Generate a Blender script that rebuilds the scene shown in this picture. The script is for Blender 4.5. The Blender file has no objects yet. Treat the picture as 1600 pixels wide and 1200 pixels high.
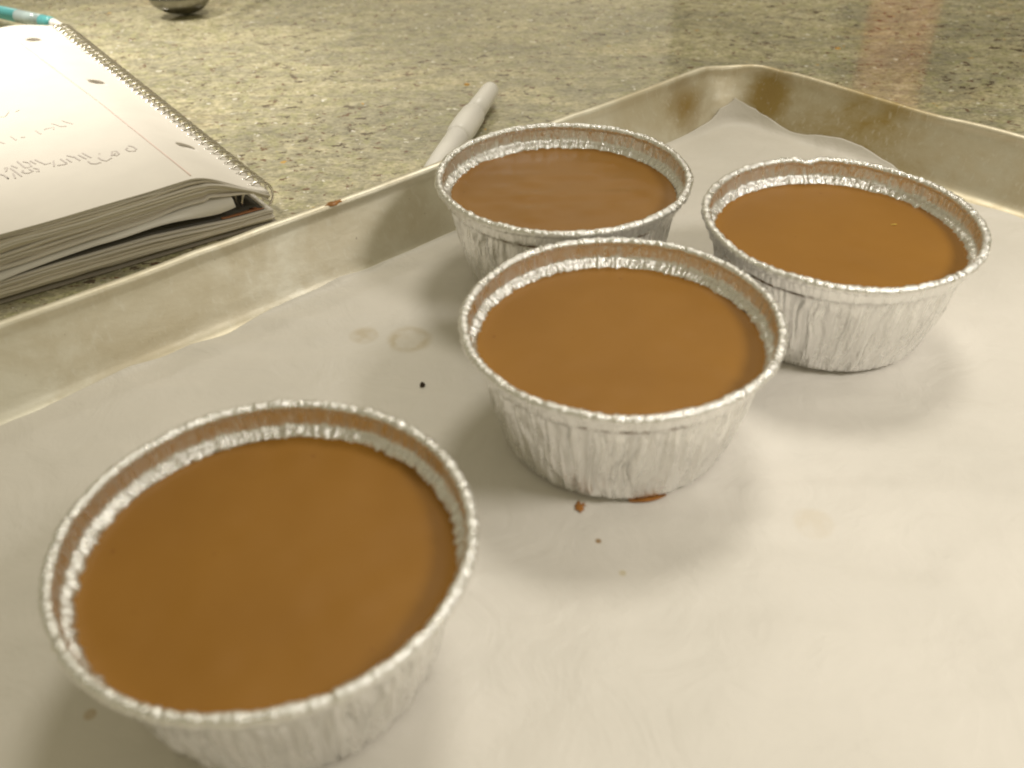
import bpy, bmesh, math, random
import numpy as np
from mathutils import Vector, Matrix

S = bpy.context.scene
COL = S.collection
R = math.radians

# ------------------------------------------------------------------ camera
cam_d = bpy.data.cameras.new('camera')
cam = bpy.data.objects.new('camera', cam_d)
COL.objects.link(cam)
PITCH, ROLL, CAMH = 0.6593, -0.0143, 0.1774
cam_d.sensor_width = 36.0
cam_d.lens = 1488.9 / 1600 * 36.0
cam_d.clip_start = 0.01
cam_d.clip_end = 50.0
fw = Vector((0, math.cos(PITCH), -math.sin(PITCH)))
up = Vector((0, math.sin(PITCH), math.cos(PITCH)))
xr = Vector((1, 0, 0))
x2 = math.cos(ROLL) * xr + math.sin(ROLL) * up
u2 = -math.sin(ROLL) * xr + math.cos(ROLL) * up
m = Matrix((x2, u2, -fw)).transposed().to_4x4()
m.translation = Vector((0, 0, CAMH))
cam.matrix_world = m
cam_d.dof.use_dof = True
cam_d.dof.focus_distance = 0.36
cam_d.dof.aperture_fstop = 14.0
S.camera = cam

# ------------------------------------------------------------------ world, lamps, exposure
w = bpy.data.worlds.new('World')
S.world = w
w.use_nodes = True
bg = w.node_tree.nodes['Background']
bg.inputs[0].default_value = (1.0, 0.89, 0.58, 1)
bg.inputs[1].default_value = 0.34


def lamp(name, pos, target, size, power, col=(1.0, 0.88, 0.70)):
    d = bpy.data.lights.new(name, 'AREA')
    d.shape = 'DISK'
    d.size = size
    d.energy = power
    d.color = col
    o = bpy.data.objects.new(name, d)
    COL.objects.link(o)
    o.location = pos
    o.rotation_euler = (Vector(target) - Vector(pos)).to_track_quat('-Z', 'Y').to_euler()
    return o




def spot(name, pos, target, deg, power, soft, col):
    d = bpy.data.lights.new(name, 'SPOT')
    d.energy = power
    d.spot_size = R(deg)
    d.spot_blend = 0.9
    d.shadow_soft_size = soft
    d.color = col
    o = bpy.data.objects.new(name, d)
    COL.objects.link(o)
    o.location = pos
    o.rotation_euler = (Vector(target) - Vector(pos)).to_track_quat('-Z', 'Y').to_euler()


spot('counter_spot', (0.45, 0.0, 0.50), (0.24, 0.11, 0), 66, 10.6, 0.08, (1.0, 0.94, 0.87))
spot('counter_spot', (-0.42, 0.62, 0.45), (-0.25, 0.48, 0), 47, 14.0, 0.05, (1.0, 0.94, 0.86))
spot('added_wall_fill', (0.15, 0.70, 1.00), (0.25, 1.2, 0.22), 95, 16.0, 0.05, (1.0, 0.93, 0.84))  # added fill lamp: brightens the far wall and towel reflected in the granite
lamp('ceiling_lamp', (0.34, 1.10, 1.90), (0.0, 0.3, 0), 0.55, 14.0, (1.0, 0.94, 0.82))

S.view_settings.view_transform = 'Standard'
S.view_settings.look = 'None'
S.view_settings.exposure = 0.0
S.view_settings.gamma = 1.0
S.render.engine = 'CYCLES'
S.cycles.use_denoising = True
S.cycles.max_bounces = 8
S.cycles.sample_clamp_indirect = 4.0
S.cycles.filter_width = 2.0


# ------------------------------------------------------------------ helpers
def tag(o, label=None, cat=None, group=None, kind=None):
    if label: o['label'] = label
    if cat: o['category'] = cat
    if group: o['group'] = group
    if kind: o['kind'] = kind
    return o


def empty(name, loc=(0, 0, 0), rz=0.0):
    o = bpy.data.objects.new(name, None)
    o.empty_display_size = 0.02
    o.location = loc
    o.rotation_euler = (0, 0, rz)
    COL.objects.link(o)
    return o


def link(name, me, mat=None, parent=None, smooth=True):
    o = bpy.data.objects.new(name, me)
    COL.objects.link(o)
    if mat is not None:
        me.materials.clear()
        me.materials.append(mat)
    if smooth:
        me.polygons.foreach_set('use_smooth', [True] * len(me.polygons))
    if parent is not None:
        o.parent = parent
    return o


def mesh(name, verts, faces):
    me = bpy.data.meshes.new(name)
    me.from_pydata([tuple(map(float, v)) for v in verts], [], faces)
    me.update()
    return me


def grid_faces(nr, nc, wrap=False, flip=False):
    f = []
    cc = nc if wrap else nc - 1
    for i in range(nr - 1):
        for j in range(cc):
            a = i * nc + j
            b = i * nc + (j + 1) % nc
            q = (a, b, b + nc, a + nc)
            f.append(q[::-1] if flip else q)
    return f


def tube(pts, rad, seg=8, closed=False, caps=True):
    """verts, faces of a tube along points; rad is a number or a list."""
    pts = [Vector(p) for p in pts]
    n = len(pts)
    rr = rad if hasattr(rad, '__len__') else [rad] * n
    vs, fs = [], []
    prev = None
    for i, p in enumerate(pts):
        if closed:
            t = (pts[(i + 1) % n] - pts[i - 1]).normalized()
        else:
            t = (pts[min(i + 1, n - 1)] - pts[max(i - 1, 0)]).normalized()
        if prev is None:
            a = Vector((0, 0, 1)) if abs(t.z) < 0.9 else Vector((1, 0, 0))
            nn = (a - a.dot(t) * t).normalized()
        else:
            nn = (prev - prev.dot(t) * t).normalized()
        prev = nn
        b = t.cross(nn)
        for k in range(seg):
            an = 2 * math.pi * k / seg
            vs.append(p + rr[i] * (math.cos(an) * nn + math.sin(an) * b))
    for i in range(n if closed else n - 1):
        for k in range(seg):
            a = i * seg + k
            b_ = i * seg + (k + 1) % seg
            c = ((i + 1) % n) * seg + (k + 1) % seg
            d = ((i + 1) % n) * seg + k
            fs.append((a, b_, c, d))
    if caps and not closed:
        fs.append(tuple(range(seg))[::-1])
        fs.append(tuple((n - 1) * seg + k for k in range(seg)))
    return vs, fs


_T1 = {}
_T2 = {}


def vnoise1(x, seed, period=None):
    """smooth 1-D value noise in [-1, 1], scalar or numpy."""
    tab = _T1.get(seed)
    if tab is None:
        a = np.random.RandomState(seed).uniform(-1, 1, 4096)
        tab = _T1[seed] = (a, a.tolist())
    n = period or 4096
    if isinstance(x, (float, int)):
        i = math.floor(x)
        f = x - i
        f = f * f * (3 - 2 * f)
        return tab[1][i % n] * (1 - f) + tab[1][(i + 1) % n] * f
    tab = tab[0]
    i = np.floor(x).astype(int)
    f = x - i
    f = f * f * (3 - 2 * f)
    return tab[i % n] * (1 - f) + tab[(i + 1) % n] * f


def vnoise2(x, y, seed, px=None):
    tt = _T2.get(seed)
    if tt is None:
        a = np.random.RandomState(seed).uniform(-1, 1, (512, 256))
        tt = _T2[seed] = (a, a.tolist())
    if isinstance(x, (float, int)):
        i, j = math.floor(x), math.floor(y)
        fx, fy = x - i, y - j
        fx = fx * fx * (3 - 2 * fx)
        fy = fy * fy * (3 - 2 * fy)
        P = px or 512
        q, r = tt[1][i % P], tt[1][(i + 1) % P]
        j0, j1 = j % 256, (j + 1) % 256
        return (q[j0] * (1 - fx) + r[j0] * fx) * (1 - fy) + (q[j1] * (1 - fx) + r[j1] * fx) * fy
    tab = tt[0]
    x = np.asarray(x, float)
    y = np.asarray(y, float)
    i = np.floor(x).astype(int)
    j = np.floor(y).astype(int)
    fx = x - i
    fy = y - j
    fx = fx * fx * (3 - 2 * fx)
    fy = fy * fy * (3 - 2 * fy)
    P = px or 512
    i0, i1 = i % P, (i + 1) % P
    j0, j1 = j % 256, (j + 1) % 256
    return (tab[i0, j0] * (1 - fx) + tab[i1, j0] * fx) * (1 - fy) + (tab[i0, j1] * (1 - fx) + tab[i1, j1] * fx) * fy


# ------------------------------------------------------------------ materials
class NT:
    def __init__(s, name):
        s.m = bpy.data.materials.new(name)
        s.m.use_nodes = True
        s.t = s.m.node_tree
        s.n = s.t.nodes
        s.b = s.n['Principled BSDF']
        s.obj = None

    def link(s, a, b): s.t.links.new(a, b)

    def coords(s):
        if s.obj is None:
            s.obj = s.n.new('ShaderNodeTexCoord').outputs['Object']
        return s.obj

    def mapping(s, scale=(1, 1, 1), rot=(0, 0, 0), loc=(0, 0, 0), src=None):
        k = s.n.new('ShaderNodeMapping')
        k.inputs['Scale'].default_value = scale
        k.inputs['Rotation'].default_value = rot
        k.inputs['Location'].default_value = loc
        s.link(src or s.coords(), k.inputs['Vector'])
        return k.outputs[0]

    def noise(s, vec, scale, detail=4, rough=0.55, dist=0.0):
        k = s.n.new('ShaderNodeTexNoise')
        k.inputs['Scale'].default_value = scale
        k.inputs['Detail'].default_value = detail
        k.inputs['Roughness'].default_value = rough
        k.inputs['Distortion'].default_value = dist
        s.link(vec, k.inputs['Vector'])
        return k.outputs['Fac']

    def voro(s, vec, scale, out='Distance'):
        k = s.n.new('ShaderNodeTexVoronoi')
        k.inputs['Scale'].default_value = scale
        s.link(vec, k.inputs['Vector'])
        return k.outputs[out]

    def ramp(s, fac, stops):
        k = s.n.new('ShaderNodeValToRGB')
        e = k.color_ramp.elements
        while len(e) > 1: e.remove(e[-1])
        for i, (p, c) in enumerate(stops):
            if not hasattr(c, '__len__'): c = (c, c, c)
            q = e[0] if i == 0 else e.new(p)
            q.position = p
            q.color = (*c, 1)
        s.link(fac, k.inputs['Fac'])
        return k.outputs['Color']

    def mix(s, fac, a, b, mode='MIX'):
        k = s.n.new('ShaderNodeMix')
        k.data_type = 'RGBA'
        k.blend_type = mode
        for sock, v in ((k.inputs['Factor'], fac), (k.inputs['A'], a), (k.inputs['B'], b)):
            pass
        fi, ai, bi = k.inputs[0], k.inputs[6], k.inputs[7]
        for sock, v in ((fi, fac), (ai, a), (bi, b)):
            if isinstance(v, bpy.types.NodeSocket): s.link(v, sock)
            elif hasattr(v, '__len__'): sock.default_value = (*v, 1)
            else: sock.default_value = v
        return k.outputs[2]

    def math(s, op, a, b=0.0, clamp=False):
        k = s.n.new('ShaderNodeMath')
        k.operation = op
        k.use_clamp = clamp
        for i, v in enumerate((a, b)):
            if isinstance(v, bpy.types.NodeSocket): s.link(v, k.inputs[i])
            else: k.inputs[i].default_value = v
        return k.outputs[0]

    def dist_to(s, p):
        k = s.n.new('ShaderNodeVectorMath')
        k.operation = 'DISTANCE'
        s.link(s.coords(), k.inputs[0])
        k.inputs[1].default_value = p
        return k.outputs['Value']

    def bump(s, h, strength, distance):
        k = s.n.new('ShaderNodeBump')
        k.inputs['Strength'].default_value = strength
        k.inputs['Distance'].default_value = distance
        s.link(h, k.inputs['Height'])
        s.link(k.outputs[0], s.b.inputs['Normal'])

    def set(s, **kw):
        for k, v in kw.items():
            k = {'base': 'Base Color', 'rough': 'Roughness', 'metal': 'Metallic', 'spec': 'Specular IOR Level',
                 'trans': 'Transmission Weight', 'coat': 'Coat Weight', 'sss': 'Subsurface Weight'}[k]
            if isinstance(v, bpy.types.NodeSocket): s.link(v, s.b.inputs[k])
            elif hasattr(v, '__len__'): s.b.inputs[k].default_value = (*v, 1)
            else: s.b.inputs[k].default_value = v
        return s.m


def simple(name, col, rough=0.5, metal=0.0, spec=0.5, var=0.06, nscale=80):
    t = NT(name)
    n = t.noise(t.mapping(), nscale, 3)
    c1 = tuple(x * (1 - var) for x in col)
    c2 = tuple(min(1, x * (1 + var)) for x in col)
    t.set(base=t.ramp(n, [(0.3, c1), (0.7, c2)]), rough=rough, metal=metal, spec=spec)
    return t.m


def granite_material():
    t = NT('polished_granite')
    def iso(loc, sy=1.05): return t.mapping(scale=(1, sy, 1), rot=(0, 0, R(-12)), loc=loc)
    big = t.noise(t.mapping(scale=(1, 2.0, 1), rot=(0, 0, R(-14))), 9, 4, 0.6, 0.4)
    mid = t.noise(iso((0, 0, 0)), 120, 7, 0.75, 0.3)
    base = t.ramp(mid, [(0.32, (0.40, 0.375, 0.27)), (0.41, (0.50, 0.47, 0.335)), (0.50, (0.60, 0.56, 0.40)),
                        (0.58, (0.67, 0.625, 0.46)), (0.68, (0.76, 0.71, 0.57))])
    tone = t.ramp(big, [(0.36, (0.72, 0.72, 0.70)), (0.48, (0.93, 0.92, 0.88)), (0.58, (1.0, 0.98, 0.92)), (0.70, (1.0, 0.90, 0.80))])
    c = t.mix(1.0, base, tone, 'MULTIPLY')
    vein = t.noise(t.mapping(scale=(1, 3.2, 1), rot=(0, 0, R(-22)), loc=(3, 1, 0)), 10, 7, 0.66, 0.8)
    vf = t.ramp(vein, [(0.46, 0.0), (0.53, 0.55), (0.60, 0.0)])
    c = t.mix(vf, c, (0.29, 0.28, 0.235))
    g = t.ramp(t.noise(iso((7, 2, 0)), 170, 5, 0.72), [(0.52, 0.0), (0.58, 0.5)])
    c = t.mix(g, c, (0.40, 0.40, 0.20))
    cell = t.voro(iso((1, 1, 0), 1.3), 620, 'Color')
    sep = t.n.new('ShaderNodeSeparateColor')
    t.link(cell, sep.inputs[0])
    fg = t.ramp(sep.outputs[0], [(0.0, (0.66, 0.66, 0.64)), (0.5, (0.98, 0.98, 0.97)), (1.0, (1.28, 1.27, 1.22))])
    c = t.mix(0.8, c, fg, 'MULTIPLY')
    mask = t.ramp(t.noise(t.mapping(loc=(1, 5, 0)), 13, 3), [(0.40, 0.25), (0.56, 1.0)])
    n1 = t.noise(iso((2, 9, 0), 1.35), 130, 4, 0.66)
    f1 = t.mix(1.0, t.ramp(n1, [(0.605, 0.0), (0.63, 1.0)]), mask, 'MULTIPLY')
    c = t.mix(f1, c, (0.12, 0.09, 0.065))
    n2 = t.noise(iso((12, 3, 0), 1.3), 210, 3, 0.6)
    f2 = t.ramp(n2, [(0.635, 0.0), (0.66, 0.9)])
    c = t.mix(f2, c, (0.17, 0.085, 0.055))
    n3 = t.noise(iso((5, 15, 0), 1.2), 260, 2, 0.5)
    f3 = t.ramp(n3, [(0.70, 0.0), (0.72, 1.0)])
    c = t.mix(f3, c, (0.95, 0.92, 0.82))
    n4 = t.noise(iso((25, 4, 0), 1.2), 150, 2, 0.5)
    f4 = t.ramp(n4, [(0.745, 0.0), (0.76, 1.0)])
    c = t.mix(f4, c, (0.62, 0.38, 0.10))
    t.set(base=c, rough=0.12, spec=0.6, coat=0.55)
    t.b.inputs['Coat Roughness'].default_value = 0.05
    return t.m


def tray_material():
    t = NT('worn_aluminium')
    n = t.noise(t.mapping(), 26, 6, 0.62, 0.5)
    n2 = t.noise(t.mapping(scale=(1, 1, 2), loc=(4, 4, 1)), 90, 5, 0.65)
    stain = t.ramp(n, [(0.40, 0.0), (0.52, 0.55), (0.64, 0.95)])
    # baked-on grease: heavier along the far wall and beside the corner
    far = t.math('SUBTRACT', 1.0, t.math('MULTIPLY', t.dist_to((0.165, 0.40, 0.01)), 8.0), True)
    cn = t.math('SUBTRACT', 1.0, t.math('MULTIPLY', t.math('ADD', t.dist_to((0.1225, 0.428, 0.012)), t.math('MULTIPLY', t.math('SUBTRACT', n2, 0.5), 0.02)), 70.0), True)
    cn2 = t.math('SUBTRACT', 1.0, t.math('MULTIPLY', t.math('ADD', t.dist_to((0.078, 0.417, 0.012)), t.math('MULTIPLY', t.math('SUBTRACT', n2, 0.5), 0.02)), 70.0), True)
    s2 = t.math('ADD', t.math('MULTIPLY', far, 0.95), t.math('ADD', t.math('MULTIPLY', cn, 1.9), t.math('MULTIPLY', cn2, 1.2)))
    st = t.math('ADD', t.math('MULTIPLY', stain, 0.42), t.math('MULTIPLY', s2, t.math('ADD', n2, 0.15)), True)
    spots = t.ramp(t.noise(t.mapping(loc=(9, 1, 2)), 330, 2), [(0.76, 0.0), (0.80, 0.6)])
    c = t.mix(st, (0.82, 0.79, 0.68), (0.40, 0.29, 0.10))
    scr = t.noise(t.mapping(scale=(1, 1, 0.05), rot=(0, 0, R(40))), 700, 2, 0.5)
    c = t.mix(t.ramp(scr, [(0.60, 0.0), (0.70, 0.25)]), c, (0.85, 0.83, 0.75))
    deep = t.math('MULTIPLY', t.math('ADD', cn, cn2, True), n2)
    c = t.mix(t.math('MULTIPLY', deep, 0.9), c, (0.22, 0.12, 0.03))
    c = t.mix(spots, c, (0.16, 0.08, 0.03))
    met = t.math('SUBTRACT', 0.92, t.math('MULTIPLY', st, 0.6))
    ro = t.math('ADD', 0.42, t.math('MULTIPLY', n2, 0.22))
    t.set(base=c, metal=met, rough=ro)
    t.bump(n2, 0.25, 0.0006)
    return t.m


def paper_material(stains):
    t = NT('parchment_paper')
    n = t.noise(t.mapping(), 18, 5, 0.6, 0.4)
    nf = t.noise(t.mapping(), 420, 3, 0.6)
    c = t.ramp(n, [(0.3, (0.67, 0.640, 0.585)), (0.7, (0.755, 0.720, 0.665))])
    wob = t.noise(t.mapping(loc=(3, 3, 3)), 160, 3)
    for p, r0, r1, col, st in stains:       # ring or blot: inner radius, outer radius
        d = t.math('ADD', t.dist_to(p), t.math('MULTIPLY', t.math('SUBTRACT', wob, 0.5), r1 * 0.7))
        e = r1 * 0.22
        k = t.n.new('ShaderNodeMapRange')
        k.interpolation_type = 'SMOOTHSTEP'
        k.inputs['From Min'].default_value = r1 + e
        k.inputs['From Max'].default_value = r1 - e
        t.link(d, k.inputs['Value'])
        f = k.outputs[0]
        if r0 > 0:
            k2 = t.n.new('ShaderNodeMapRange')
            k2.interpolation_type = 'SMOOTHSTEP'
            k2.inputs['From Min'].default_value = r0 - e
            k2.inputs['From Max'].default_value = r0 + e
            k2.inputs['To Min'].default_value = 0.35
            t.link(d, k2.inputs['Value'])
            f = t.math('MULTIPLY', f, k2.outputs[0])
        patch = t.ramp(wob, [(0.35, 0.35), (0.6, 1.0)])
        f = t.math('MULTIPLY', f, t.math('MULTIPLY', patch, st))
        c = t.mix(f, c, col)
    t.set(base=c, rough=0.48, spec=0.35)
    crease = t.noise(t.mapping(scale=(1, 1, 1)), 45, 4, 0.55, 1.0)
    t.bump(t.math('ADD', crease, t.math('MULTIPLY', nf, 0.08)), 0.75, 0.0014)
    return t.m


def foil_material():
    t = NT('crinkled_foil')
    n = t.noise(t.mapping(scale=(1, 1, 0.18)), 620, 4, 0.65)
    n2 = t.noise(t.mapping(scale=(1, 1, 0.15)), 300, 3, 0.6)
    t.set(base=(0.92, 0.915, 0.90), metal=1.0, rough=t.math('ADD', 0.20, t.math('MULTIPLY', n2, 0.16)))
    t.bump(n, 0.7, 0.0012)
    return t.m


def custard_material(k=(1, 1, 1)):
    t = NT('caramel_custard')
    n = t.noise(t.mapping(), 30, 4, 0.5)
    nf = t.noise(t.mapping(), 700, 2, 0.6)
    c = t.ramp(n, [(0.3, (0.285, 0.130, 0.015)), (0.7, (0.325, 0.152, 0.020))])
    sp = t.ramp(t.noise(t.mapping(loc=(1, 2, 3)), 260, 2), [(0.74, 0.0), (0.80, 0.45)])
    c = t.mix(sp, c, (0.15, 0.05, 0.008))
    c = t.mix(1.0, c, k, 'MULTIPLY')
    t.set(base=c, rough=0.50, spec=0.30)
    t.bump(t.math('ADD', n, t.math('MULTIPLY', nf, 0.05)), 0.3, 0.0006)
    return t.m


def page_material(name, col):
    t = NT(name)
    n = t.noise(t.mapping(), 60, 4)
    c1 = tuple(x * 0.95 for x in col)
    t.set(base=t.ramp(n, [(0.3, c1), (0.7, col)]), rough=0.7, spec=0.25)
    return t.m


M_GRAN = granite_material()
M_TRAY = tray_material()
BRN = (0.30, 0.17, 0.05)
M_PAPER = paper_material([
    ((-0.033, 0.253, 0), 0.0048, 0.0070, (0.44, 0.34, 0.16), 0.55),
    ((-0.048, 0.256, 0), 0.0, 0.0045, (0.45, 0.35, 0.18), 0.45),
    ((0.076, 0.169, 0), 0.0, 0.0050, (0.62, 0.52, 0.36), 0.3),
    ((-0.090, 0.117, 0), 0.0, 0.0013, (0.42, 0.28, 0.10), 0.8),
    ((0.021, 0.164, 0), 0.0, 0.0009, BRN, 0.9),
    ((0.026, 0.1535, 0), 0.0, 0.0009, (0.5, 0.4, 0.15), 0.7),
    ((0.147, 0.188, 0), 0.0, 0.0016, (0.55, 0.42, 0.26), 0.6),
])
M_FOIL = foil_material()
M_CUST = custard_material()
M_SKIN = custard_material((0.94, 0.93, 0.8))
M_SKIN.node_tree.nodes['Principled BSDF'].inputs['Roughness'].default_value = 0.30
M_SKIN.node_tree.nodes['Principled BSDF'].inputs['Specular IOR Level'].default_value = 0.5
M_PAGE = page_material('notebook_paper', (0.80, 0.76, 0.70))
M_PAGE2 = page_material('yellowed_page_edge', (0.76, 0.71, 0.61))
M_INK = simple('pencil_grey', (0.60, 0.55, 0.52), 0.7)
M_RED = simple('margin_red', (0.80, 0.64, 0.58), 0.7)
M_COVER = simple('cover_red', (0.40, 0.17, 0.08), 0.5)
M_WIRE = simple('wire_steel', (0.72, 0.69, 0.64), 0.22, 1.0)
M_WHITE = simple('white_plastic', (0.93, 0.91, 0.88), 0.35, spec=0.5, var=0.02)
M_TEAL = simple('teal_plastic', (0.12, 0.44, 0.46), 0.25)
M_TEALCLEAR = simple('pale_teal_plastic', (0.42, 0.52, 0.52), 0.2)
M_STEEL = simple('dark_steel', (0.28, 0.27, 0.24), 0.22, 1.0)
M_CRUMB = simple('burnt_crumb', (0.035, 0.018, 0.008), 0.6)
M_DRIP = simple('dried_custard', (0.36, 0.15, 0.03), 0.4, var=0.25, nscale=500)
M_ORANGE = simple('orange_crumb_surface', (0.62, 0.34, 0.07), 0.6)

ZC = -0.002      # counter top

# ------------------------------------------------------------------ counter
bm = bmesh.new()
bmesh.ops.create_cube(bm, size=1.0)
for v in bm.verts:
    v.co = Vector((v.co.x * 2.6, 0.45 + v.co.y * 1.52, ZC - 0.015 + v.co.z * 0.03))
bmesh.ops.bevel(bm, geom=[e for e in bm.edges], offset=0.003, segments=2, affect='EDGES')
me = bpy.data.meshes.new('counter')
bm.to_mesh(me)
bm.free()
tag(link('counter', me, M_GRAN, smooth=False), 'polished olive and tan speckled granite counter under everything', None, kind='structure')

# ------------------------------------------------------------------ baking tray
CORN = Vector((0.1064, 0.4445))
dL = Vector((-0.766, -0.643)).normalized()     # along the left wall, towards the viewer
dR = Vector((0.705, -0.709)).normalized()      # along the far-right wall
LEN_L, LEN_R = 0.457, 0.330
RIM_Z = 0.0222
CR = 0.027
quad = [CORN, CORN + dL * LEN_L, CORN + dL * LEN_L + dR * LEN_R, CORN + dR * LEN_R]


def tray_ring(d, nst=36, narc=14):
    """closed list of xy points: the rim rectangle set inward by d, corners rounded."""
    pts = []
    n = 4
    for i in range(n):
        p, a, b = quad[i], quad[i - 1], quad[(i + 1) % n]
        e1 = (a - p).normalized()
        e2 = (b - p).normalized()
        ang = e1.angle(e2)
        bis = (e1 + e2).normalized()
        c = p + bis * (CR / math.sin(ang / 2))
        r = CR - d
        n1 = (p + e1 * (e1.dot(c - p)) - c).normalized()
        n2 = (p + e2 * (e2.dot(c - p)) - c).normalized()
        a1 = math.atan2(n1.y, n1.x)
        a2 = math.atan2(n2.y, n2.x)
        da = (a2 - a1 + math.pi) % (2 * math.pi) - math.pi
        arc = [c + r * Vector((math.cos(a1 + da * k / narc), math.sin(a1 + da * k / narc))) for k in range(narc + 1)]
        if pts:
            last = pts[-1]
            for k in range(1, nst):
                pts.append(last.lerp(arc[0], k / nst))
        pts += arc
    last = pts[-1]
    first = pts[0]
    for k in range(1, nst):
        pts.append(last.lerp(first, k / nst))
    return pts


# inner profile (inset, z) from the flat bottom up the flared wall
prof = [(0.0175, -0.0006), (0.0150, -0.0006), (0.0132, -0.0002), (0.0117, 0.0008), (0.0105, 0.0024), (0.0095, 0.0045)]
prof += [(0.0095 - 0.0080 * k / 6, 0.0045 + 0.0150 * k / 6) for k in range(1, 7)]
prof += [(0.0008, 0.0212)]
bead = [(-0.0010 + 0.0020 * math.cos(a), RIM_Z + 0.0 + 0.0017 * math.sin(a)) for a in [R(x) for x in range(0, 271, 30)]]
prof += bead
prof += [(0.0006, 0.0190), (0.0090, 0.0040), (0.0110, 0.0005), (0.0140, -0.00195), (0.019, -0.00195)]
rings = []
for d, z in prof:
    rg = tray_ring(d)
    rings.append([Vector((p.x, p.y, z)) for p in rg])
NR = len(rings[0])
vs = []
rs = np.random.RandomState(4)
for ri, rg in enumerate(rings):
    zmid = prof[ri][1]
    for j, p in enumerate(rg):
        amp = max(0.0, min(1.0, zmid / 0.02))
        wv = 0.0006 * amp * float(vnoise1(j * 0.23, 5)) + 0.00025 * amp * float(vnoise1(j * 0.8, 8))
        c = Vector((0.08, 0.2))
        o = (Vector((p.x, p.y)) - c).normalized()
        vs.append((p.x + o.x * wv, p.y + o.y * wv, p.z + wv * 0.7))
faces = grid_faces(len(rings), NR, wrap=True)
faces.append(tuple(range(NR)))
faces.append(tuple((len(rings) - 1) * NR + j for j in range(NR))[::-1])
tray = empty('baking_tray', (0, 0, 0))
tag(tray, 'worn aluminium baking tray with baked-on brown stains and a rolled rim, lined with parchment', 'baking tray')
link('pan', mesh('pan', vs, faces), M_TRAY, tray)


def tray_h(x, y):
    """height of the tray's inner surface (rounded corner at the far side only)."""
    p = Vector((x, y))
    rel = p - CORN
    nL = Vector((-dL.y, dL.x)); nL = nL if nL.dot(dR) > 0 else -nL
    nR = Vector((-dR.y, dR.x)); nR = nR if nR.dot(dL) > 0 else -nR
    a = rel.dot(nL)
    b = rel.dot(nR)
    if a < CR and b < CR:
        d = CR - math.hypot(CR - a, CR - b)
    else:
        d = min(a, b)
    if d >= 0.0175: return -0.0006
    for k in range(len(prof) - 1):
        (d0, z0), (d1, z1) = prof[k], prof[k + 1]
        if d1 <= d <= d0:
            return z0 + (z1 - z0) * (d0 - d) / max(1e-6, d0 - d1)
        if z1 > 0.0215: break
    return 0.0215


# ------------------------------------------------------------------ parchment paper
def interp(x, xs, ys):
    return float(np.interp(x, xs, ys))


# measured paper edge: distance from the left rim line along the left wall, and from the far-right rim line
LE_s = [0.0, 0.0134, 0.0224, 0.0343, 0.0578, 0.10, 0.1807, 0.2212, 0.2417, 0.2676, 0.2852, 0.3171, 0.3466, 0.44]
LE_d = [0.0126, 0.0120, 0.0100, 0.0106, 0.0117, 0.0118, 0.0126, 0.0127, 0.0122, 0.0125, 0.0148, 0.0125, 0.0150, 0.013]
RE_s = [0.0, 0.0120, 0.0169, 0.0233, 0.0304, 0.0471, 0.0562, 0.0733, 0.0840, 0.1008, 0.1249, 0.1323, 0.1376, 0.1505, 0.20, 0.31]
RE_d = [0.0136, 0.0134, 0.0114, 0.0097, 0.0096, 0.0108, 0.0109, 0.0097, 0.0099, 0.0115, 0.0183, 0.0165, 0.0184, 0.0178, 0.016, 0.014]
na, nb = 270, 230
vs = []
for i in range(na):
    a = (i / (na - 1)) ** 1.25 * 0.434
    for j in range(nb):
        b = (j / (nb - 1)) ** 1.2 * 0.306
        bs = b + 0.012
        as_ = a + 0.012
        aa = a + interp(bs, RE_s, RE_d) * math.exp(-a / 0.035) + 0.0004 * math.exp(-a / 0.02) * vnoise1(b * 60, 21)
        bb = b + interp(as_, LE_s, LE_d) * math.exp(-b / 0.05) + 0.0003 * math.exp(-b / 0.02) * vnoise1(a * 45, 22)
        p = CORN + dL * aa + dR * bb
        z = tray_h(p.x, p.y) + 0.0006
        z += 0.0006 * vnoise2(a * 30 + b * 22, b * 12 - a * 7, 31) + 0.0003 * vnoise2(a * 70, b * 70, 33) + 0.0003
        wq = vnoise2(a * 9 + 3, b * 9 + 5, 35)
        z += 0.00055 * max(0.0, wq + 0.35) * vnoise2((a + b) * 105 + 60 * 0, (a - b) * 17 + 40, 36)
        z += 0.00025 * (1 - abs(vnoise2(a * 40 + b * 25 + 9, b * 22 - a * 12 + 60, 39))) ** 4
        edge = min(a, b)
        z += 0.0004 * math.exp(-edge / 0.006) * (0.6 + 0.6 * vnoise1((a + b) * 55, 37))
        vs.append((p.x, p.y, max(z, 0.0)))
paper = link('parchment_paper', mesh('parchment_paper', vs, grid_faces(na, nb, flip=True)), M_PAPER)
tag(paper, 'stained white parchment paper lining the baking tray under the foil cups', 'parchment paper')
md = paper.modifiers.new('thickness', 'SOLIDIFY')
md.thickness = 0.00015
md.offset = -1

# ------------------------------------------------------------------ foil cups and custard
CUPH = 0.0378
cup_prof = [(0.0409, CUPH - 0.0015), (0.0408, CUPH - 0.0026), (0.0406, CUPH - 0.0038), (0.0404, CUPH - 0.0050), (0.0402, CUPH - 0.0059),
            (0.0399, CUPH - 0.0064), (0.0394, CUPH - 0.0067), (0.0388, CUPH - 0.0070), (0.0382, CUPH - 0.0075), (0.0378, CUPH - 0.0082), (0.0375, CUPH - 0.0092)]
for k in range(1, 27):
    f = k / 26
    cup_prof.append((0.0375 - f * 0.0060 - 0.0006 * math.sin(math.pi * f) * -1, CUPH - 0.0092 - f * (CUPH - 0.0092 - 0.0026)))
cup_prof += [(0.0311, 0.0014), (0.0304, 0.0007), (0.0294, 0.0003), (0.0270, 0.0004), (0.02, 0.0008), (0.010, 0.0009), (0.001, 0.0009)]
ZF = CUPH - 0.0086     # custard level
NS = 1300


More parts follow.
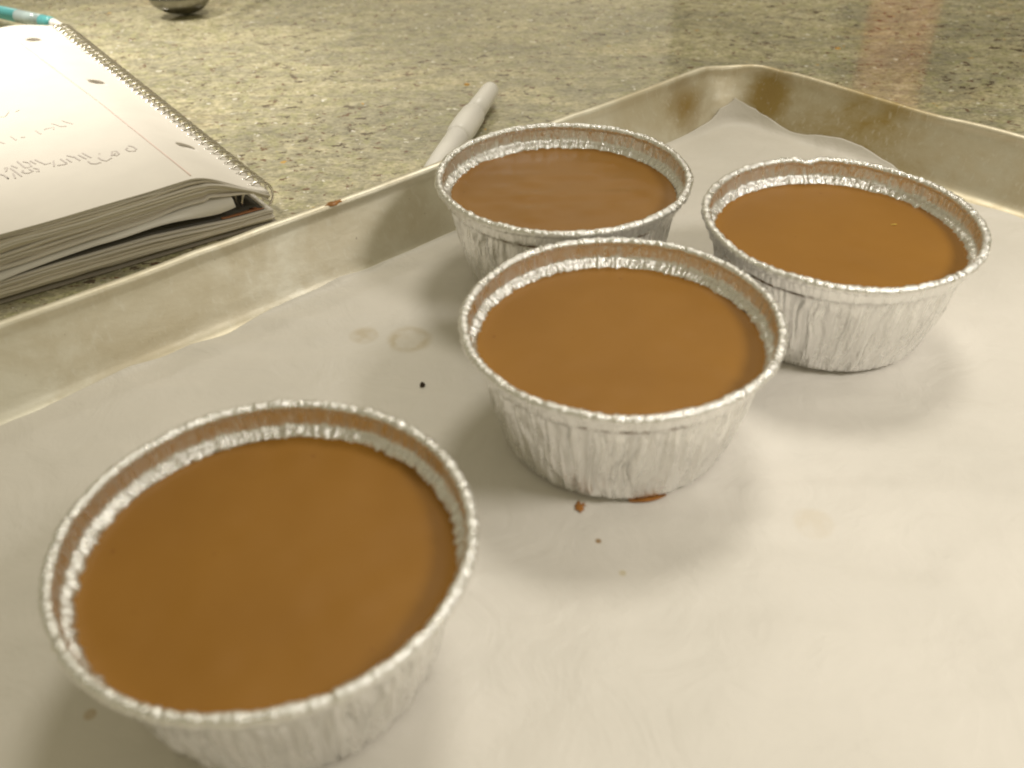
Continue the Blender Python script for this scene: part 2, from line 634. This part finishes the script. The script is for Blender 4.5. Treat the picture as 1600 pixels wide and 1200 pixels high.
def cup_mesh(seed):
    th = np.linspace(0, 2 * np.pi, NS, endpoint=False)
    u = th / (2 * np.pi)
    V = []
    oval = 0.0003 * np.cos(2 * th + seed)
    for r, z in cup_prof:
        zz = z / CUPH
        # pleats: folds that wander a little as they run down the wall
        wander = 0.9 * vnoise2(u * 40, zz * 5 + 3, seed + 1, 40)
        a1 = vnoise2(u * 250 + wander, zz * 2.6, seed + 2, 250)
        a2 = vnoise2(u * 120 + wander * .6, zz * 2.0, seed + 3, 120)
        a3 = 1 - 2 * np.abs(vnoise2(u * 180 + wander, zz * 1.8, seed + 4, 180))
        lump = vnoise2(u * 9, zz * 1.5, seed + 5, 9)
        if z > CUPH - 0.0062: A = 0.00016
        elif z > CUPH - 0.0095: A = 0.00042
        elif z > 0.002: A = 0.00066
        elif z > 0.0006: A = 0.00014
        else: A = 0.0
        cr = np.maximum(0, 1 - 3.2 * np.abs(vnoise2(u * 150 + 1.8 * wander, zz * 2.2 + 7, seed + 6, 150))) * (0.5 + 0.5 * vnoise2(u * 60, zz * 4, seed + 7, 60))
        d = A * (0.75 * a1 + 0.5 * a2 + 0.75 * a3) - A * 1.3 * cr + 0.00012 * lump * (1 if z > 0.001 else 0)
        rr = r + d + oval * zz
        zo = z + (0.9 * A * a1 if CUPH - 0.0095 < z < CUPH - 0.006 else 0)
        V.append(np.stack([rr * np.cos(th), rr * np.sin(th), np.full(NS, 1.0) * zo], 1))
    V = np.concatenate(V)
    return mesh('foil_wall', V, grid_faces(len(cup_prof), NS, wrap=True))


def rim_mesh(seed):
    n, seg = 640, 12
    vs = []
    for i in range(n):
        t = 2 * math.pi * i / n
        u = i / n
        b = 0.00020 * vnoise1(u * 230, seed + 9, 230) + 0.00012 * vnoise1(u * 310, seed + 10, 300)
        c = 0.0413 + 0.0003 * math.cos(2 * t + seed) + 0.00018 * float(vnoise1(u * 26, seed + 11, 26))
        zc = CUPH - 0.0013 + 0.00022 * float(vnoise1(u * 17, seed + 12, 17)) + 0.00008 * float(vnoise1(u * 90, seed + 13, 90))
        for k in range(seg):
            a = 2 * math.pi * k / seg
            rr = 0.00130 + b
            vs.append(((c + rr * 1.05 * math.cos(a)) * math.cos(t), (c + rr * 1.05 * math.cos(a)) * math.sin(t), zc + rr * math.sin(a)))
    fs = []
    for i in range(n):
        for k in range(seg):
            fs.append((i * seg + k, ((i + 1) % n) * seg + k, ((i + 1) % n) * seg + (k + 1) % seg, i * seg + (k + 1) % seg))
    return mesh('rolled_rim', vs, fs)


def custard_mesh(seed, ripple):
    vs = [(0, 0, ZF)]
    nr, ns = 34, 240
    for i in range(1, nr + 1):
        f = i / nr
        for j in range(ns):
            t = 2 * math.pi * j / ns
            r = 0.0381 * f
            x, y = r * math.cos(t), r * math.sin(t)
            z = ZF + 0.00012 * float(vnoise2(x * 160 + 40, y * 160 + 40, seed))
            if ripple:
                z += 0.00050 * vnoise2(x * 95 + 20, y * 190 + 60, seed + 2) * max(0, 1 - (f * 1.15) ** 4)
            if f > 0.93: z += 0.0005 * ((f - 0.93) / 0.07) ** 2
            vs.append((x, y, z))
    fs = [(0, 1 + j, 1 + (j + 1) % ns) for j in range(ns)]
    for i in range(nr - 1):
        for j in range(ns):
            a = 1 + i * ns + j
            b = 1 + i * ns + (j + 1) % ns
            fs.append((a, a + ns, b + ns, b))
    return mesh('custard', vs, fs)


cups = [
    ((-0.0496, 0.1322), 11, False,
     'foil cup nearest the viewer, alone at the front of the tray',
     'smooth brown custard in the large foil cup nearest the viewer'),
    ((0.0289, 0.2079), 23, False,
     'middle foil cup, overlapping the cup behind, with a brown smear at its base',
     'smooth brown custard in the middle foil cup'),
    ((0.1017, 0.2611), 37, False,
     'foil cup at the right, with a small dent in its far rim',
     'brown custard with a tiny yellow fleck in the right foil cup'),
    ((0.0182, 0.2943), 41, True,
     'farthest foil cup, beside the tray wall and the white pen',
     'darker brown custard with faint wrinkles in the farthest foil cup'),
]
for (cx, cy), seed, rip, lab, lab2 in cups:
    root = empty('foil_cup', (cx, cy, 0.0008), R(seed * 7))
    tag(root, lab, 'foil cup', 'foil custard cups on the baking tray')
    wall = link('foil_wall', cup_mesh(seed), M_FOIL, root)
    rm = rim_mesh(seed)
    if seed == 37:      # the pinched spot on the far rim
        rz = R(seed * 7)
        da = math.atan2(0.020, 0.0105) + R(28) - rz
        for v in rm.vertices:
            an = math.atan2(v.co.y, v.co.x)
            dd = (an - da + math.pi) % (2 * math.pi) - math.pi
            g = math.exp(-(dd / 0.06) ** 2)
            v.co.z -= 0.0009 * g
            v.co.x *= 1 - 0.022 * g
            v.co.y *= 1 - 0.022 * g
    link('rolled_rim', rm, M_FOIL, root)
    cu = link('custard', custard_mesh(seed, rip), M_SKIN if rip else M_CUST)
    cu.location = (cx, cy, 0.0008)
    cu.rotation_euler = (0, 0, 0)
    tag(cu, lab2, 'custard', 'custards in the foil cups')


def blob(name, pts, h, mat, loc, label, cat, seed=1):
    """a small flattened irregular lump from an outline."""
    n = len(pts)
    vs = [(0, 0, h)]
    for k, (f, zz) in enumerate(((0.45, 0.92), (0.8, 0.6), (1.0, 0.0))):
        for i, (x, y) in enumerate(pts):
            vs.append((x * f, y * f, h * zz))
    fs = [(0, 1 + i, 1 + (i + 1) % n) for i in range(n)]
    for k in range(2):
        for i in range(n):
            a = 1 + k * n + i
            b = 1 + k * n + (i + 1) % n
            fs.append((a, a + n, b + n, b))
    o = link(name, mesh(name, vs, fs), mat)
    o.location = loc
    tag(o, label, cat)
    return o


def rnd_outline(rx, ry, seed, n=16, am=0.25):
    return [((1 + am * float(vnoise1(i * 0.9 + 0.3, seed, 14))) * rx * math.cos(2 * math.pi * i / n),
             (1 + am * float(vnoise1(i * 0.9 + 0.3, seed, 14))) * ry * math.sin(2 * math.pi * i / n)) for i in range(n)]


blob('crumb', rnd_outline(0.0009, 0.0009, 3), 0.0010, M_CRUMB, (-0.0272, 0.2282, 0.0006),
     'tiny black burnt crumb on the parchment between the nearest and middle cups', 'crumb')
blob('custard_drip', rnd_outline(0.0013, 0.0018, 6, 20, 0.7), 0.0003, M_DRIP, (0.0172, 0.1757, 0.0010),
     'small orange-brown custard drip on the parchment in front of the middle cup', 'custard drip')
# smear of custard caught under the front of the middle cup
sm = []
for k in range(13):
    t = R(-88 + 19 * k / 12)
    sm.append((t, 0.0310 + 0.0006 * math.sin(math.pi * k / 12)))
outl = [(r * math.cos(t), r * math.sin(t)) for t, r in sm] + [(0.0300 * math.cos(t), 0.0300 * math.sin(t)) for t, r in sm[::-1]]
cxm = sum(p[0] for p in outl) / len(outl)
cym = sum(p[1] for p in outl) / len(outl)
vs = [(x - cxm, y - cym, 0.0003) for x, y in outl] + [(x - cxm, y - cym, 0) for x, y in outl]
n = len(outl)
fs = [(i, (n - 1 - i) - 0, (n - 2 - i), i + 1) for i in range(12)]
fs += [(i, i + 1, i + 1 + n, i + n) for i in range(12)]
o = link('custard_smear', mesh('custard_smear', vs, fs), M_DRIP, smooth=False)
o.location = (0.0289 + cxm, 0.2079 + cym, 0.0010)
tag(o, 'thin reddish brown custard smear along the base of the middle cup', 'custard smear')
blob('orange_crumb', rnd_outline(0.0017, 0.0013, 9), 0.0007, M_ORANGE, (-0.0212, 0.4850, ZC),
     'tiny orange crumb on the granite beyond the tray, left of the white pen cap', 'crumb')
blob('orange_crumb', rnd_outline(0.0016, 0.0014, 10), 0.0007, M_ORANGE, (0.184, 0.532, ZC),
     'tiny orange crumb on the granite beyond the far corner of the tray', 'crumb')
# burnt drip on the left rim
blob('burnt_spot', rnd_outline(0.0036, 0.0012, 12, 18, 0.5), 0.0006, M_DRIP, (-0.0616, 0.3035, RIM_Z + 0.0013),
     'brown baked-on drip on the left rim of the tray near the notebook', 'burnt drip').rotation_euler = (0, 0, R(40))
blob('yellow_fleck', [(0.0011, 0.0002), (0.0004, 0.0004), (-0.0005, 0.0002), (-0.0012, 0.0001), (-0.0005, -0.0002), (0.0004, -0.0001)],
     0.0002, simple('yellow_zest', (0.65, 0.45, 0.05), 0.4), (0.1225, 0.2700, ZF + 0.0010),
     'tiny yellow fleck on the custard in the right cup', 'fleck')

# ------------------------------------------------------------------ notebook
ANG = math.atan2(0.804, -0.595)              # direction of the spine, away from the viewer
nbk = empty('spiral_notebook', (-0.0945, 0.3365, ZC), ANG)   # local x = along spine, local y = towards the page's outer edge
tag(nbk, 'thick open spiral notebook with curled pages and faint pencil writing, beside the tray', 'notebook')
# world = O + u*(cosA, sinA) + v*(-sinA, cosA);  (-sinA, cosA) = (-.804, -.595) = outward edge direction
NZ = -ZC


def top_z(v, u=0.0):
    """height of the top page above the counter."""
    f = max(0.0, min(1.0, (v + 0.003) / 0.030))
    s = f * f * (3 - 2 * f)
    k = 1 - 0.60 * max(0.0, u) / 0.26
    z = 0.0135 + (0.0262 - 0.0135) * k * (0.35 * math.sin(f * math.pi / 2) + 0.65 * s)
    if v > 0.03: z -= 0.0012 * k * min(1, (v - 0.03) / 0.08)
    return z


def loose_z(v):
    return interp(v, [0, 0.012, 0.03, 0.06, 0.11, 0.2], [0.012, 0.0160, 0.0158, 0.0137, 0.0100, 0.008])


def low_z(v):
    return interp(v, [-0.003, 0.0, 0.015, 0.045, 0.08, 0.11, 0.2], [0.006, 0.0065, 0.0068, 0.0092, 0.0090, 0.0082, 0.007])


NBUP = []


def sheet(name, zf, u1, v0, v1, front, mat, th, nu=26, nv=90, droop=0.0, seed=1, squash=True, skew=0.0055):
    vs = []
    for i in range(nu):
        f = (i / (nu - 1)) ** 1.6
        for j in range(nv):
            fj = (j / (nv - 1)) ** 1.15
            v = v0 + (v1 - v0) * fj + skew * f * max(0.0, 1 - 8 * fj)
            u0 = front(v)
            u = u0 + (u1 - u0) * f
            z = zf(v, u)
            if squash: z *= top_z(v, u) / top_z(v, 0)
            if droop: z -= droop * math.exp(-(u - u0) / 0.006)
            vs.append((u, v, z))
    o = link(name, mesh(name, vs, grid_faces(nu, nv, flip=True)), mat, nbk)
    md = o.modifiers.new('thickness', 'SOLIDIFY')
    md.thickness = th
    md.offset = -1
    return o


NU = 14
rg = random.Random(7)
for k in range(NU):
    f = k / NU
    if k == 0: continue
    sd = 100 + k * 13

    def zf(v, u, f=f, sd=sd):
        t, b = top_z(v), max(loose_z(v) + 0.0008, 0.0)
        if v < 0.022:
            b = interp(v, [-0.003, 0.004, 0.022], [0.0085, 0.0150, loose_z(0.022) + 0.0020])
        z = t + (b - t) * f
        g = math.exp(-u / 0.05)
        wv = 0.0007 * float(vnoise1(v * 42 + f * 1.3, 55)) + 0.00045 * float(vnoise1(v * 90, sd))
        return z + wv * g * min(1, v / 0.02 if v > 0 else 0)

    off = rg.uniform(-0.0012, 0.0014)
    fr = (lambda v, off=off, sd=sd: 0.049 * v + off + 0.0006 * float(vnoise1(v * 30, sd + 1)) + 0.0007)
    pg = sheet('page', zf, 0.2605 + rg.uniform(-0.001, 0.001), -0.002, 0.205, fr, M_PAGE if k % 3 else M_PAGE2, 0.00072, seed=sd)
    if k <= 3: NBUP.append(pg)


def ztop(v, u):
    g = math.exp(-max(u, 0) / 0.05)
    wv = 0.0006 * float(vnoise1(v * 42, 55)) * g
    return top_z(v, u) + wv * min(1, v / 0.02 if v > 0 else 0) + 0.00025


def px2page(x, y):
    """photo pixel to notebook coordinates on the plane of the top page."""
    d = (x - 800) / 1488.9 * x2 - (y - 600) / 1488.9 * u2 + fw
    zt = 0.0242
    for _ in range(6):
        t = (zt - CAMH) / d.z
        P = Vector((0, 0, CAMH)) + d * t - Vector((nbk.location.x, nbk.location.y, 0))
        q = (P.x * math.cos(ANG) + P.y * math.sin(ANG), -P.x * math.sin(ANG) + P.y * math.cos(ANG))
        zt = ztop(q[1], q[0]) + ZC
    return q


top = sheet('page', ztop, 0.2620, -0.0015, 0.207, lambda v: 0.049 * v + 0.0005 * float(vnoise1(v * 33, 77)), M_PAGE, 0.0004, nu=60, nv=110,
            droop=0.0003, squash=False)
top['label'] = 'top page with three punched holes, a red margin line and faint pencil writing'
# the punched holes are cut through the top page
HOLES = [px2page(290, 228), px2page(151, 128), px2page(53, 62)]
cb = bmesh.new()
for (hu, hv) in HOLES:
    bmesh.ops.create_cone(cb, cap_ends=True, segments=28, radius1=0.0035, radius2=0.0035, depth=0.0075,
                          matrix=Matrix.Translation((hu, hv, top_z(hv, hu))))
cme = bpy.data.meshes.new('cutter')
cb.to_mesh(cme)
cb.free()
cut = bpy.data.objects.new('cutter', cme)
COL.objects.link(cut)
cut.parent = nbk
bpy.context.view_layer.update()
for pg in [top] + NBUP:
    bo = pg.modifiers.new('holes', 'BOOLEAN')
    bo.operation = 'DIFFERENCE'
    bo.solver = 'EXACT'
    bo.object = cut
dg = bpy.context.evaluated_depsgraph_get()
for pg in [top] + NBUP:
    newme = bpy.data.meshes.new_from_object(pg.evaluated_get(dg))
    pg.modifiers.clear()
    pg.data = newme
bpy.data.objects.remove(cut)

# lower bundle
NLW = 11
for k in range(NLW):
    f = (k + 0.0) / (NLW - 0.2)
    sd = 300 + 17 * k

    def zf(v, u, f=f, sd=sd):
        t = low_z(v)
        b = 0.0022
        z = t + (b - t) * f
        g = math.exp(-u / 0.05)
        return z + g * (0.0003 * float(vnoise1(v * 50, sd)) + 0.0002 * float(vnoise1(v * 120, sd + 3)))

    off = rg.uniform(-0.0014, 0.0010)
    fr = (lambda v, off=off, sd=sd: 0.049 * v + off + 0.0005 * float(vnoise1(v * 30, sd + 1)))
    sheet('page', zf, 0.2600, -0.002, 0.205, fr, M_PAGE2 if k % 2 else M_PAGE, 0.0006, nu=14, nv=60, seed=sd)
dv = sheet('gap_sheet', lambda v, u: low_z(v) + 0.0006, 0.25, 0.001, 0.12, lambda v: 0.0006 + 0.049 * v, simple('gap_shade_dark', (0.10, 0.095, 0.08), 0.5), 0.0004, nu=10, nv=30)  # dark colour stands in for the shade between the page bundles
dv['label'] = 'dark sheet standing in for the shade of the gap beside the spiral'
cv = sheet('gap_sheet', lambda v, u: low_z(v) + 0.0010, 0.0022, 0.001, 0.018, lambda v: 0.0002 + 0.049 * v, M_COVER, 0.0004, nu=4, nv=30)
cv['label'] = 'red-orange sheet edge in the dark gap beside the spiral'
bc = sheet('cover', lambda v, u: 0.0008, 0.2630, -0.003, 0.207, lambda v: 0.049 * v - 0.0005, simple('cover_grey', (0.30, 0.27, 0.22), 0.5), 0.0006, nu=6, nv=20)
bc['label'] = 'grey back cover lying on the granite'

# loose folded sheet tucked between the pages (rests inside: a thing of its own)
ls_vs = []
nu, nv = 14, 90
for i in range(nu):
    f = i / (nu - 1)
    for j in range(nv):
        v = 0.0125 + (0.200 - 0.0125) * (j / (nv - 1)) ** 1.2
        u0 = 0.049 * v - 0.0022 - 0.0008 * float(vnoise1(v * 28, 501)) + 0.0008 * float(vnoise1(v * 90, 502))
        if v < 0.018: u0 += 0.0002
        u = u0 + 0.06 * f ** 1.5
        z = loose_z(v) + 0.0007 * float(vnoise1(v * 42, 503)) * math.exp(-u / 0.02)
        lip = 0.0014 + 0.0034 * math.exp(-((v - 0.02) / 0.012) ** 2)
        z *= top_z(v, u) / top_z(v, 0)
        z -= lip * math.exp(-(u - u0) / 0.0010)
        ls_vs.append((u, v, z))
ls = link('folded_sheet', mesh('folded_sheet', ls_vs, grid_faces(nu, nv, flip=True)), page_material('white_sheet', (0.88, 0.86, 0.84)))
ls.location = nbk.location
ls.rotation_euler = nbk.rotation_euler
md = ls.modifiers.new('thickness', 'SOLIDIFY')
md.thickness = 0.00025
tag(ls, 'loose crumpled white sheet sticking out between the notebook pages', 'paper sheet')

# spiral wire
pts = []
turns = 42
CZ, CV, WR = 0.0082, 0.0010, 0.0072
for i in range(turns * 20 + 1):
    t = i / 20
    a = 2 * math.pi * t
    pts.append((0.004 + t * 0.257 / turns, CV + WR * math.cos(a), CZ + 0.0006 + WR * math.sin(a)))
vs, fs = tube(pts, 0.00055, 6)
link('spiral_wire', mesh('spiral_wire', vs, fs), M_WIRE, nbk)

# margin line and writing: thin ink ribbons on the page


def ribbon(lines, w0, dz=0.0002):
    vs, fs = [], []
    for ln in lines:
        P = []
        for a, b in zip(ln[:-1], ln[1:]):
            n = max(1, int(math.hypot(b[0] - a[0], b[1] - a[1]) / 0.003))
            for k in range(n): P.append((a[0] + (b[0] - a[0]) * k / n, a[1] + (b[1] - a[1]) * k / n))
        P.append(ln[-1])
        base = len(vs)
        for i, p in enumerate(P):
            q = P[min(i + 1, len(P) - 1)]
            r = P[max(i - 1, 0)]
            d = Vector((q[0] - r[0], q[1] - r[1]))
            d = d.normalized() if d.length > 0 else Vector((1, 0))
            nrm = Vector((-d.y, d.x)) * w0 / 2
            for s in (-1, 1):
                uu, vv = p[0] + nrm.x * s, p[1] + nrm.y * s
                vs.append((uu, vv, ztop(vv, uu) + dz))
        for i in range(len(P) - 1):
            a = base + 2 * i
            fs.append((a, a + 1, a + 3, a + 2))
    return vs, fs


def z1(l, s, ox, oy): return [px2page(ox + a / s, oy + b / s) for a, b in l]


A_ = 11.43, 90, 210
B_ = 12.31, 0, 215
C_ = 11.43, 0, 150
strokes = [z1(l, *A_) for l in (
    [(1265, 205), (1350, 225), (1410, 265), (1380, 300), (1280, 305), (1215, 270), (1250, 240)],
    [(965, 385), (970, 310), (1050, 300), (1100, 350), (1060, 385), (990, 370), (1040, 340)],
    [(740, 345), (755, 355)], [(725, 415), (790, 460), (870, 480), (970, 420)],
    [(540, 480), (600, 525), (690, 530), (780, 500)],
    [(440, 335), (600, 420)], [(370, 370), (510, 440)], [(280, 395), (400, 470)], [(160, 380), (330, 420)],
    [(160, 440), (250, 500)], [(50, 440), (160, 515)])]
strokes += [z1(l, *B_) for l in (
    [(1030, 450), (1040, 560)], [(1100, 540), (1250, 520), (1300, 500)], [(670, 430), (870, 520), (980, 490)], [(580, 450), (690, 510)],
    [(330, 460), (480, 580)], [(440, 465), (560, 490), (610, 560), (480, 590)], [(220, 540), (330, 590)], [(80, 600), (140, 575), (115, 660)],
    [(200, 590), (340, 690), (420, 750)], [(640, 590), (740, 610), (745, 660), (690, 655)],
    [(560, 610), (640, 650), (560, 685), (490, 690), (420, 660), (450, 630)], [(250, 690), (300, 790)], [(0, 710), (80, 730), (165, 800), (120, 765)])]
faint = [z1(l, *C_) for l in (
    [(1100, 440), (1300, 500)], [(920, 490), (1090, 545), (1190, 540)], [(780, 600), (960, 555), (960, 600)], [(640, 620), (730, 680)],
    [(190, 720), (290, 790)], [(370, 740), (450, 740)], [(0, 820), (80, 850)], [(0, 375), (90, 370), (150, 300), (150, 260)], [(280, 285), (350, 250)])]
vs, fs = ribbon(strokes, 0.0006)
o = link('handwriting', mesh('handwriting', vs, fs), M_INK, nbk)
M_FAINT = simple('faint_pencil', (0.70, 0.66, 0.61), 0.7)
for grp in (faint[:7], faint[7:]):
    vs, fs = ribbon(grp, 0.0006)
    link('handwriting', mesh('handwriting', vs, fs), M_FAINT, nbk)
ml = [px2page(298, 274), px2page(157, 161), px2page(63, 91), px2page(20, 58)]
vs, fs = ribbon([ml], 0.0005)
link('margin_line', mesh('margin_line', vs, fs), M_RED, nbk)

# ------------------------------------------------------------------ white pen beyond the tray
def lathe_along(name, p0, p1, prof, mat, parent, seg=20, base=None):
    """surface of revolution along p0->p1; prof = [(fraction 0..1, radius)]."""
    p0, p1 = Vector(p0), Vector(p1)
    vs, fs = tube([p0.lerp(p1, f) for f, r in prof], [r for f, r in prof], seg)
    return link(name, mesh(name, vs, fs), mat, parent)


pen = empty('white_pen', (-0.009, 0.462, ZC))
tag(pen, 'white plastic pen with cap lying on the granite behind the tray wall', 'pen')
far = Vector((0.001, 0.0, 0.0064))
near = Vector((-0.024, -0.098, 0.0060))
lathe_along('cap', far, far.lerp(near, 0.36), [(0, 0.0018), (0.015, 0.0031), (0.05, 0.0040), (0.12, 0.0044), (0.5, 0.0046), (1.0, 0.0050)], M_WHITE, pen)
lathe_along('collar', far.lerp(near, 0.33), far.lerp(near, 0.60), [(0, 0.0048), (0.04, 0.0057), (0.50, 0.0060), (0.9, 0.0057), (1, 0.0048)], M_WHITE, pen)
lathe_along('barrel', far.lerp(near, 0.52), near, [(0, 0.0050), (0.6, 0.0048), (0.9, 0.0044), (0.98, 0.0030), (1.0, 0.0010)], M_WHITE, pen)

# ------------------------------------------------------------------ teal pen behind the notebook
tp = empty('teal_pen', (-0.2590, 0.5700, ZC))
tag(tp, 'teal mechanical pencil with white tip lying beyond the notebook', 'pencil')
tip = Vector((0.0, -0.006, 0.0095))
end = Vector((-0.120, 0.072, 0.0060))
lathe_along('grip', tip.lerp(end, 0.03), tip.lerp(end, 0.10), [(0, 0.0030), (0.2, 0.0036), (1, 0.0038)], M_TEAL, tp)
lathe_along('barrel', tip.lerp(end, 0.10), tip.lerp(end, 0.26), [(0, 0.0037), (1, 0.0038)], M_TEALCLEAR, tp)
lathe_along('sleeve', tip.lerp(end, 0.26), end, [(0, 0.0038), (0.98, 0.0036), (1, 0.002)], M_TEAL, tp)
lathe_along('tip', tip.lerp(end, -0.035), tip.lerp(end, 0.03), [(0, 0.0008), (0.3, 0.0014), (1, 0.0029)], M_WHITE, tp)

# ------------------------------------------------------------------ spoon at the top edge
sp = empty('metal_spoon', (-0.1990, 0.6130, ZC))
tag(sp, 'dark metal spoon bowl resting on the granite at the far left', 'spoon')
vs = []
nr, ns = 12, 40
for i in range(nr + 1):
    f = i / nr
    for j in range(ns):
        t = 2 * math.pi * j / ns
        r = math.sin(f * math.pi / 2)
        vs.append((0.019 * r * math.cos(t) * (1 - 0.12 * math.cos(t)), 0.012 * r * math.sin(t), 0.0125 * (1 - math.cos(f * math.pi / 2)) + 0.0003))
fs = grid_faces(nr + 1, ns, wrap=True)
bowl = link('bowl', mesh('bowl', vs, fs), M_STEEL, sp)
md = bowl.modifiers.new('thickness', 'SOLIDIFY')
md.thickness = 0.0009
vs, fs = tube([(0.016, 0.010, 0.0125), (0.030, 0.030, 0.014), (0.05, 0.06, 0.015), (0.085, 0.11, 0.012)], [0.003, 0.0022, 0.0025, 0.004], 10)
link('handle', mesh('handle', vs, fs), M_STEEL, sp)
sp.rotation_euler = (0, 0, R(20))

# ------------------------------------------------------------------ far side of the kitchen, seen only as reflections in the polished granite


def box(name, x0, x1, y0, y1, z0, z1, mat, parent=None, bev=0.002):
    bm = bmesh.new()
    bmesh.ops.create_cube(bm, size=1.0)
    for v in bm.verts:
        v.co = Vector(((x0 + x1) / 2 + v.co.x * (x1 - x0), (y0 + y1) / 2 + v.co.y * (y1 - y0), (z0 + z1) / 2 + v.co.z * (z1 - z0)))
    bmesh.ops.bevel(bm, geom=[e for e in bm.edges], offset=bev, segments=2, affect='EDGES')
    me = bpy.data.meshes.new(name)
    bm.to_mesh(me)
    bm.free()
    return link(name, me, mat, parent, smooth=False)


tag(box('wall', -1.3, 1.3, 1.212, 1.30, -0.03, 0.75, simple('cream_wall', (0.85, 0.82, 0.75), 0.6)),
    'cream kitchen wall behind the far end of the counter', kind='structure')
cab = empty('cupboard', (0.42, 1.17, ZC))
tag(cab, 'dark olive cupboard standing against the cream wall at the far right', 'cupboard')
M_DK = simple('dark_olive_paint', (0.10, 0.09, 0.06), 0.5)
box('carcass', -0.215, 0.205, -0.03, 0.04, 0.001, 0.62, M_DK, cab)
box('door', -0.209, -0.030, -0.044, -0.0305, 0.010, 0.61, simple('grey_olive_paint', (0.24, 0.22, 0.17), 0.5), cab)
box('door', -0.024, 0.199, -0.044, -0.0305, 0.010, 0.61, M_DK, cab)
tw_vs = []
for i in range(30):
    for j in range(40):
        x = 0.082 * j / 39
        z = 0.10 + 0.46 * i / 29
        tw_vs.append((x, 0.004 * math.sin(x * 160) + 0.001 * math.sin(z * 40), z))
tw = link('red_towel', mesh('red_towel', tw_vs, grid_faces(30, 40)), simple('red_cloth', (0.50, 0.17, 0.09), 0.8))
md = tw.modifiers.new('thickness', 'SOLIDIFY')
md.thickness = 0.003
tw.location = (0.415, 1.116, 0)
tag(tw, 'red towel hanging on the front of the dark cupboard', 'towel')
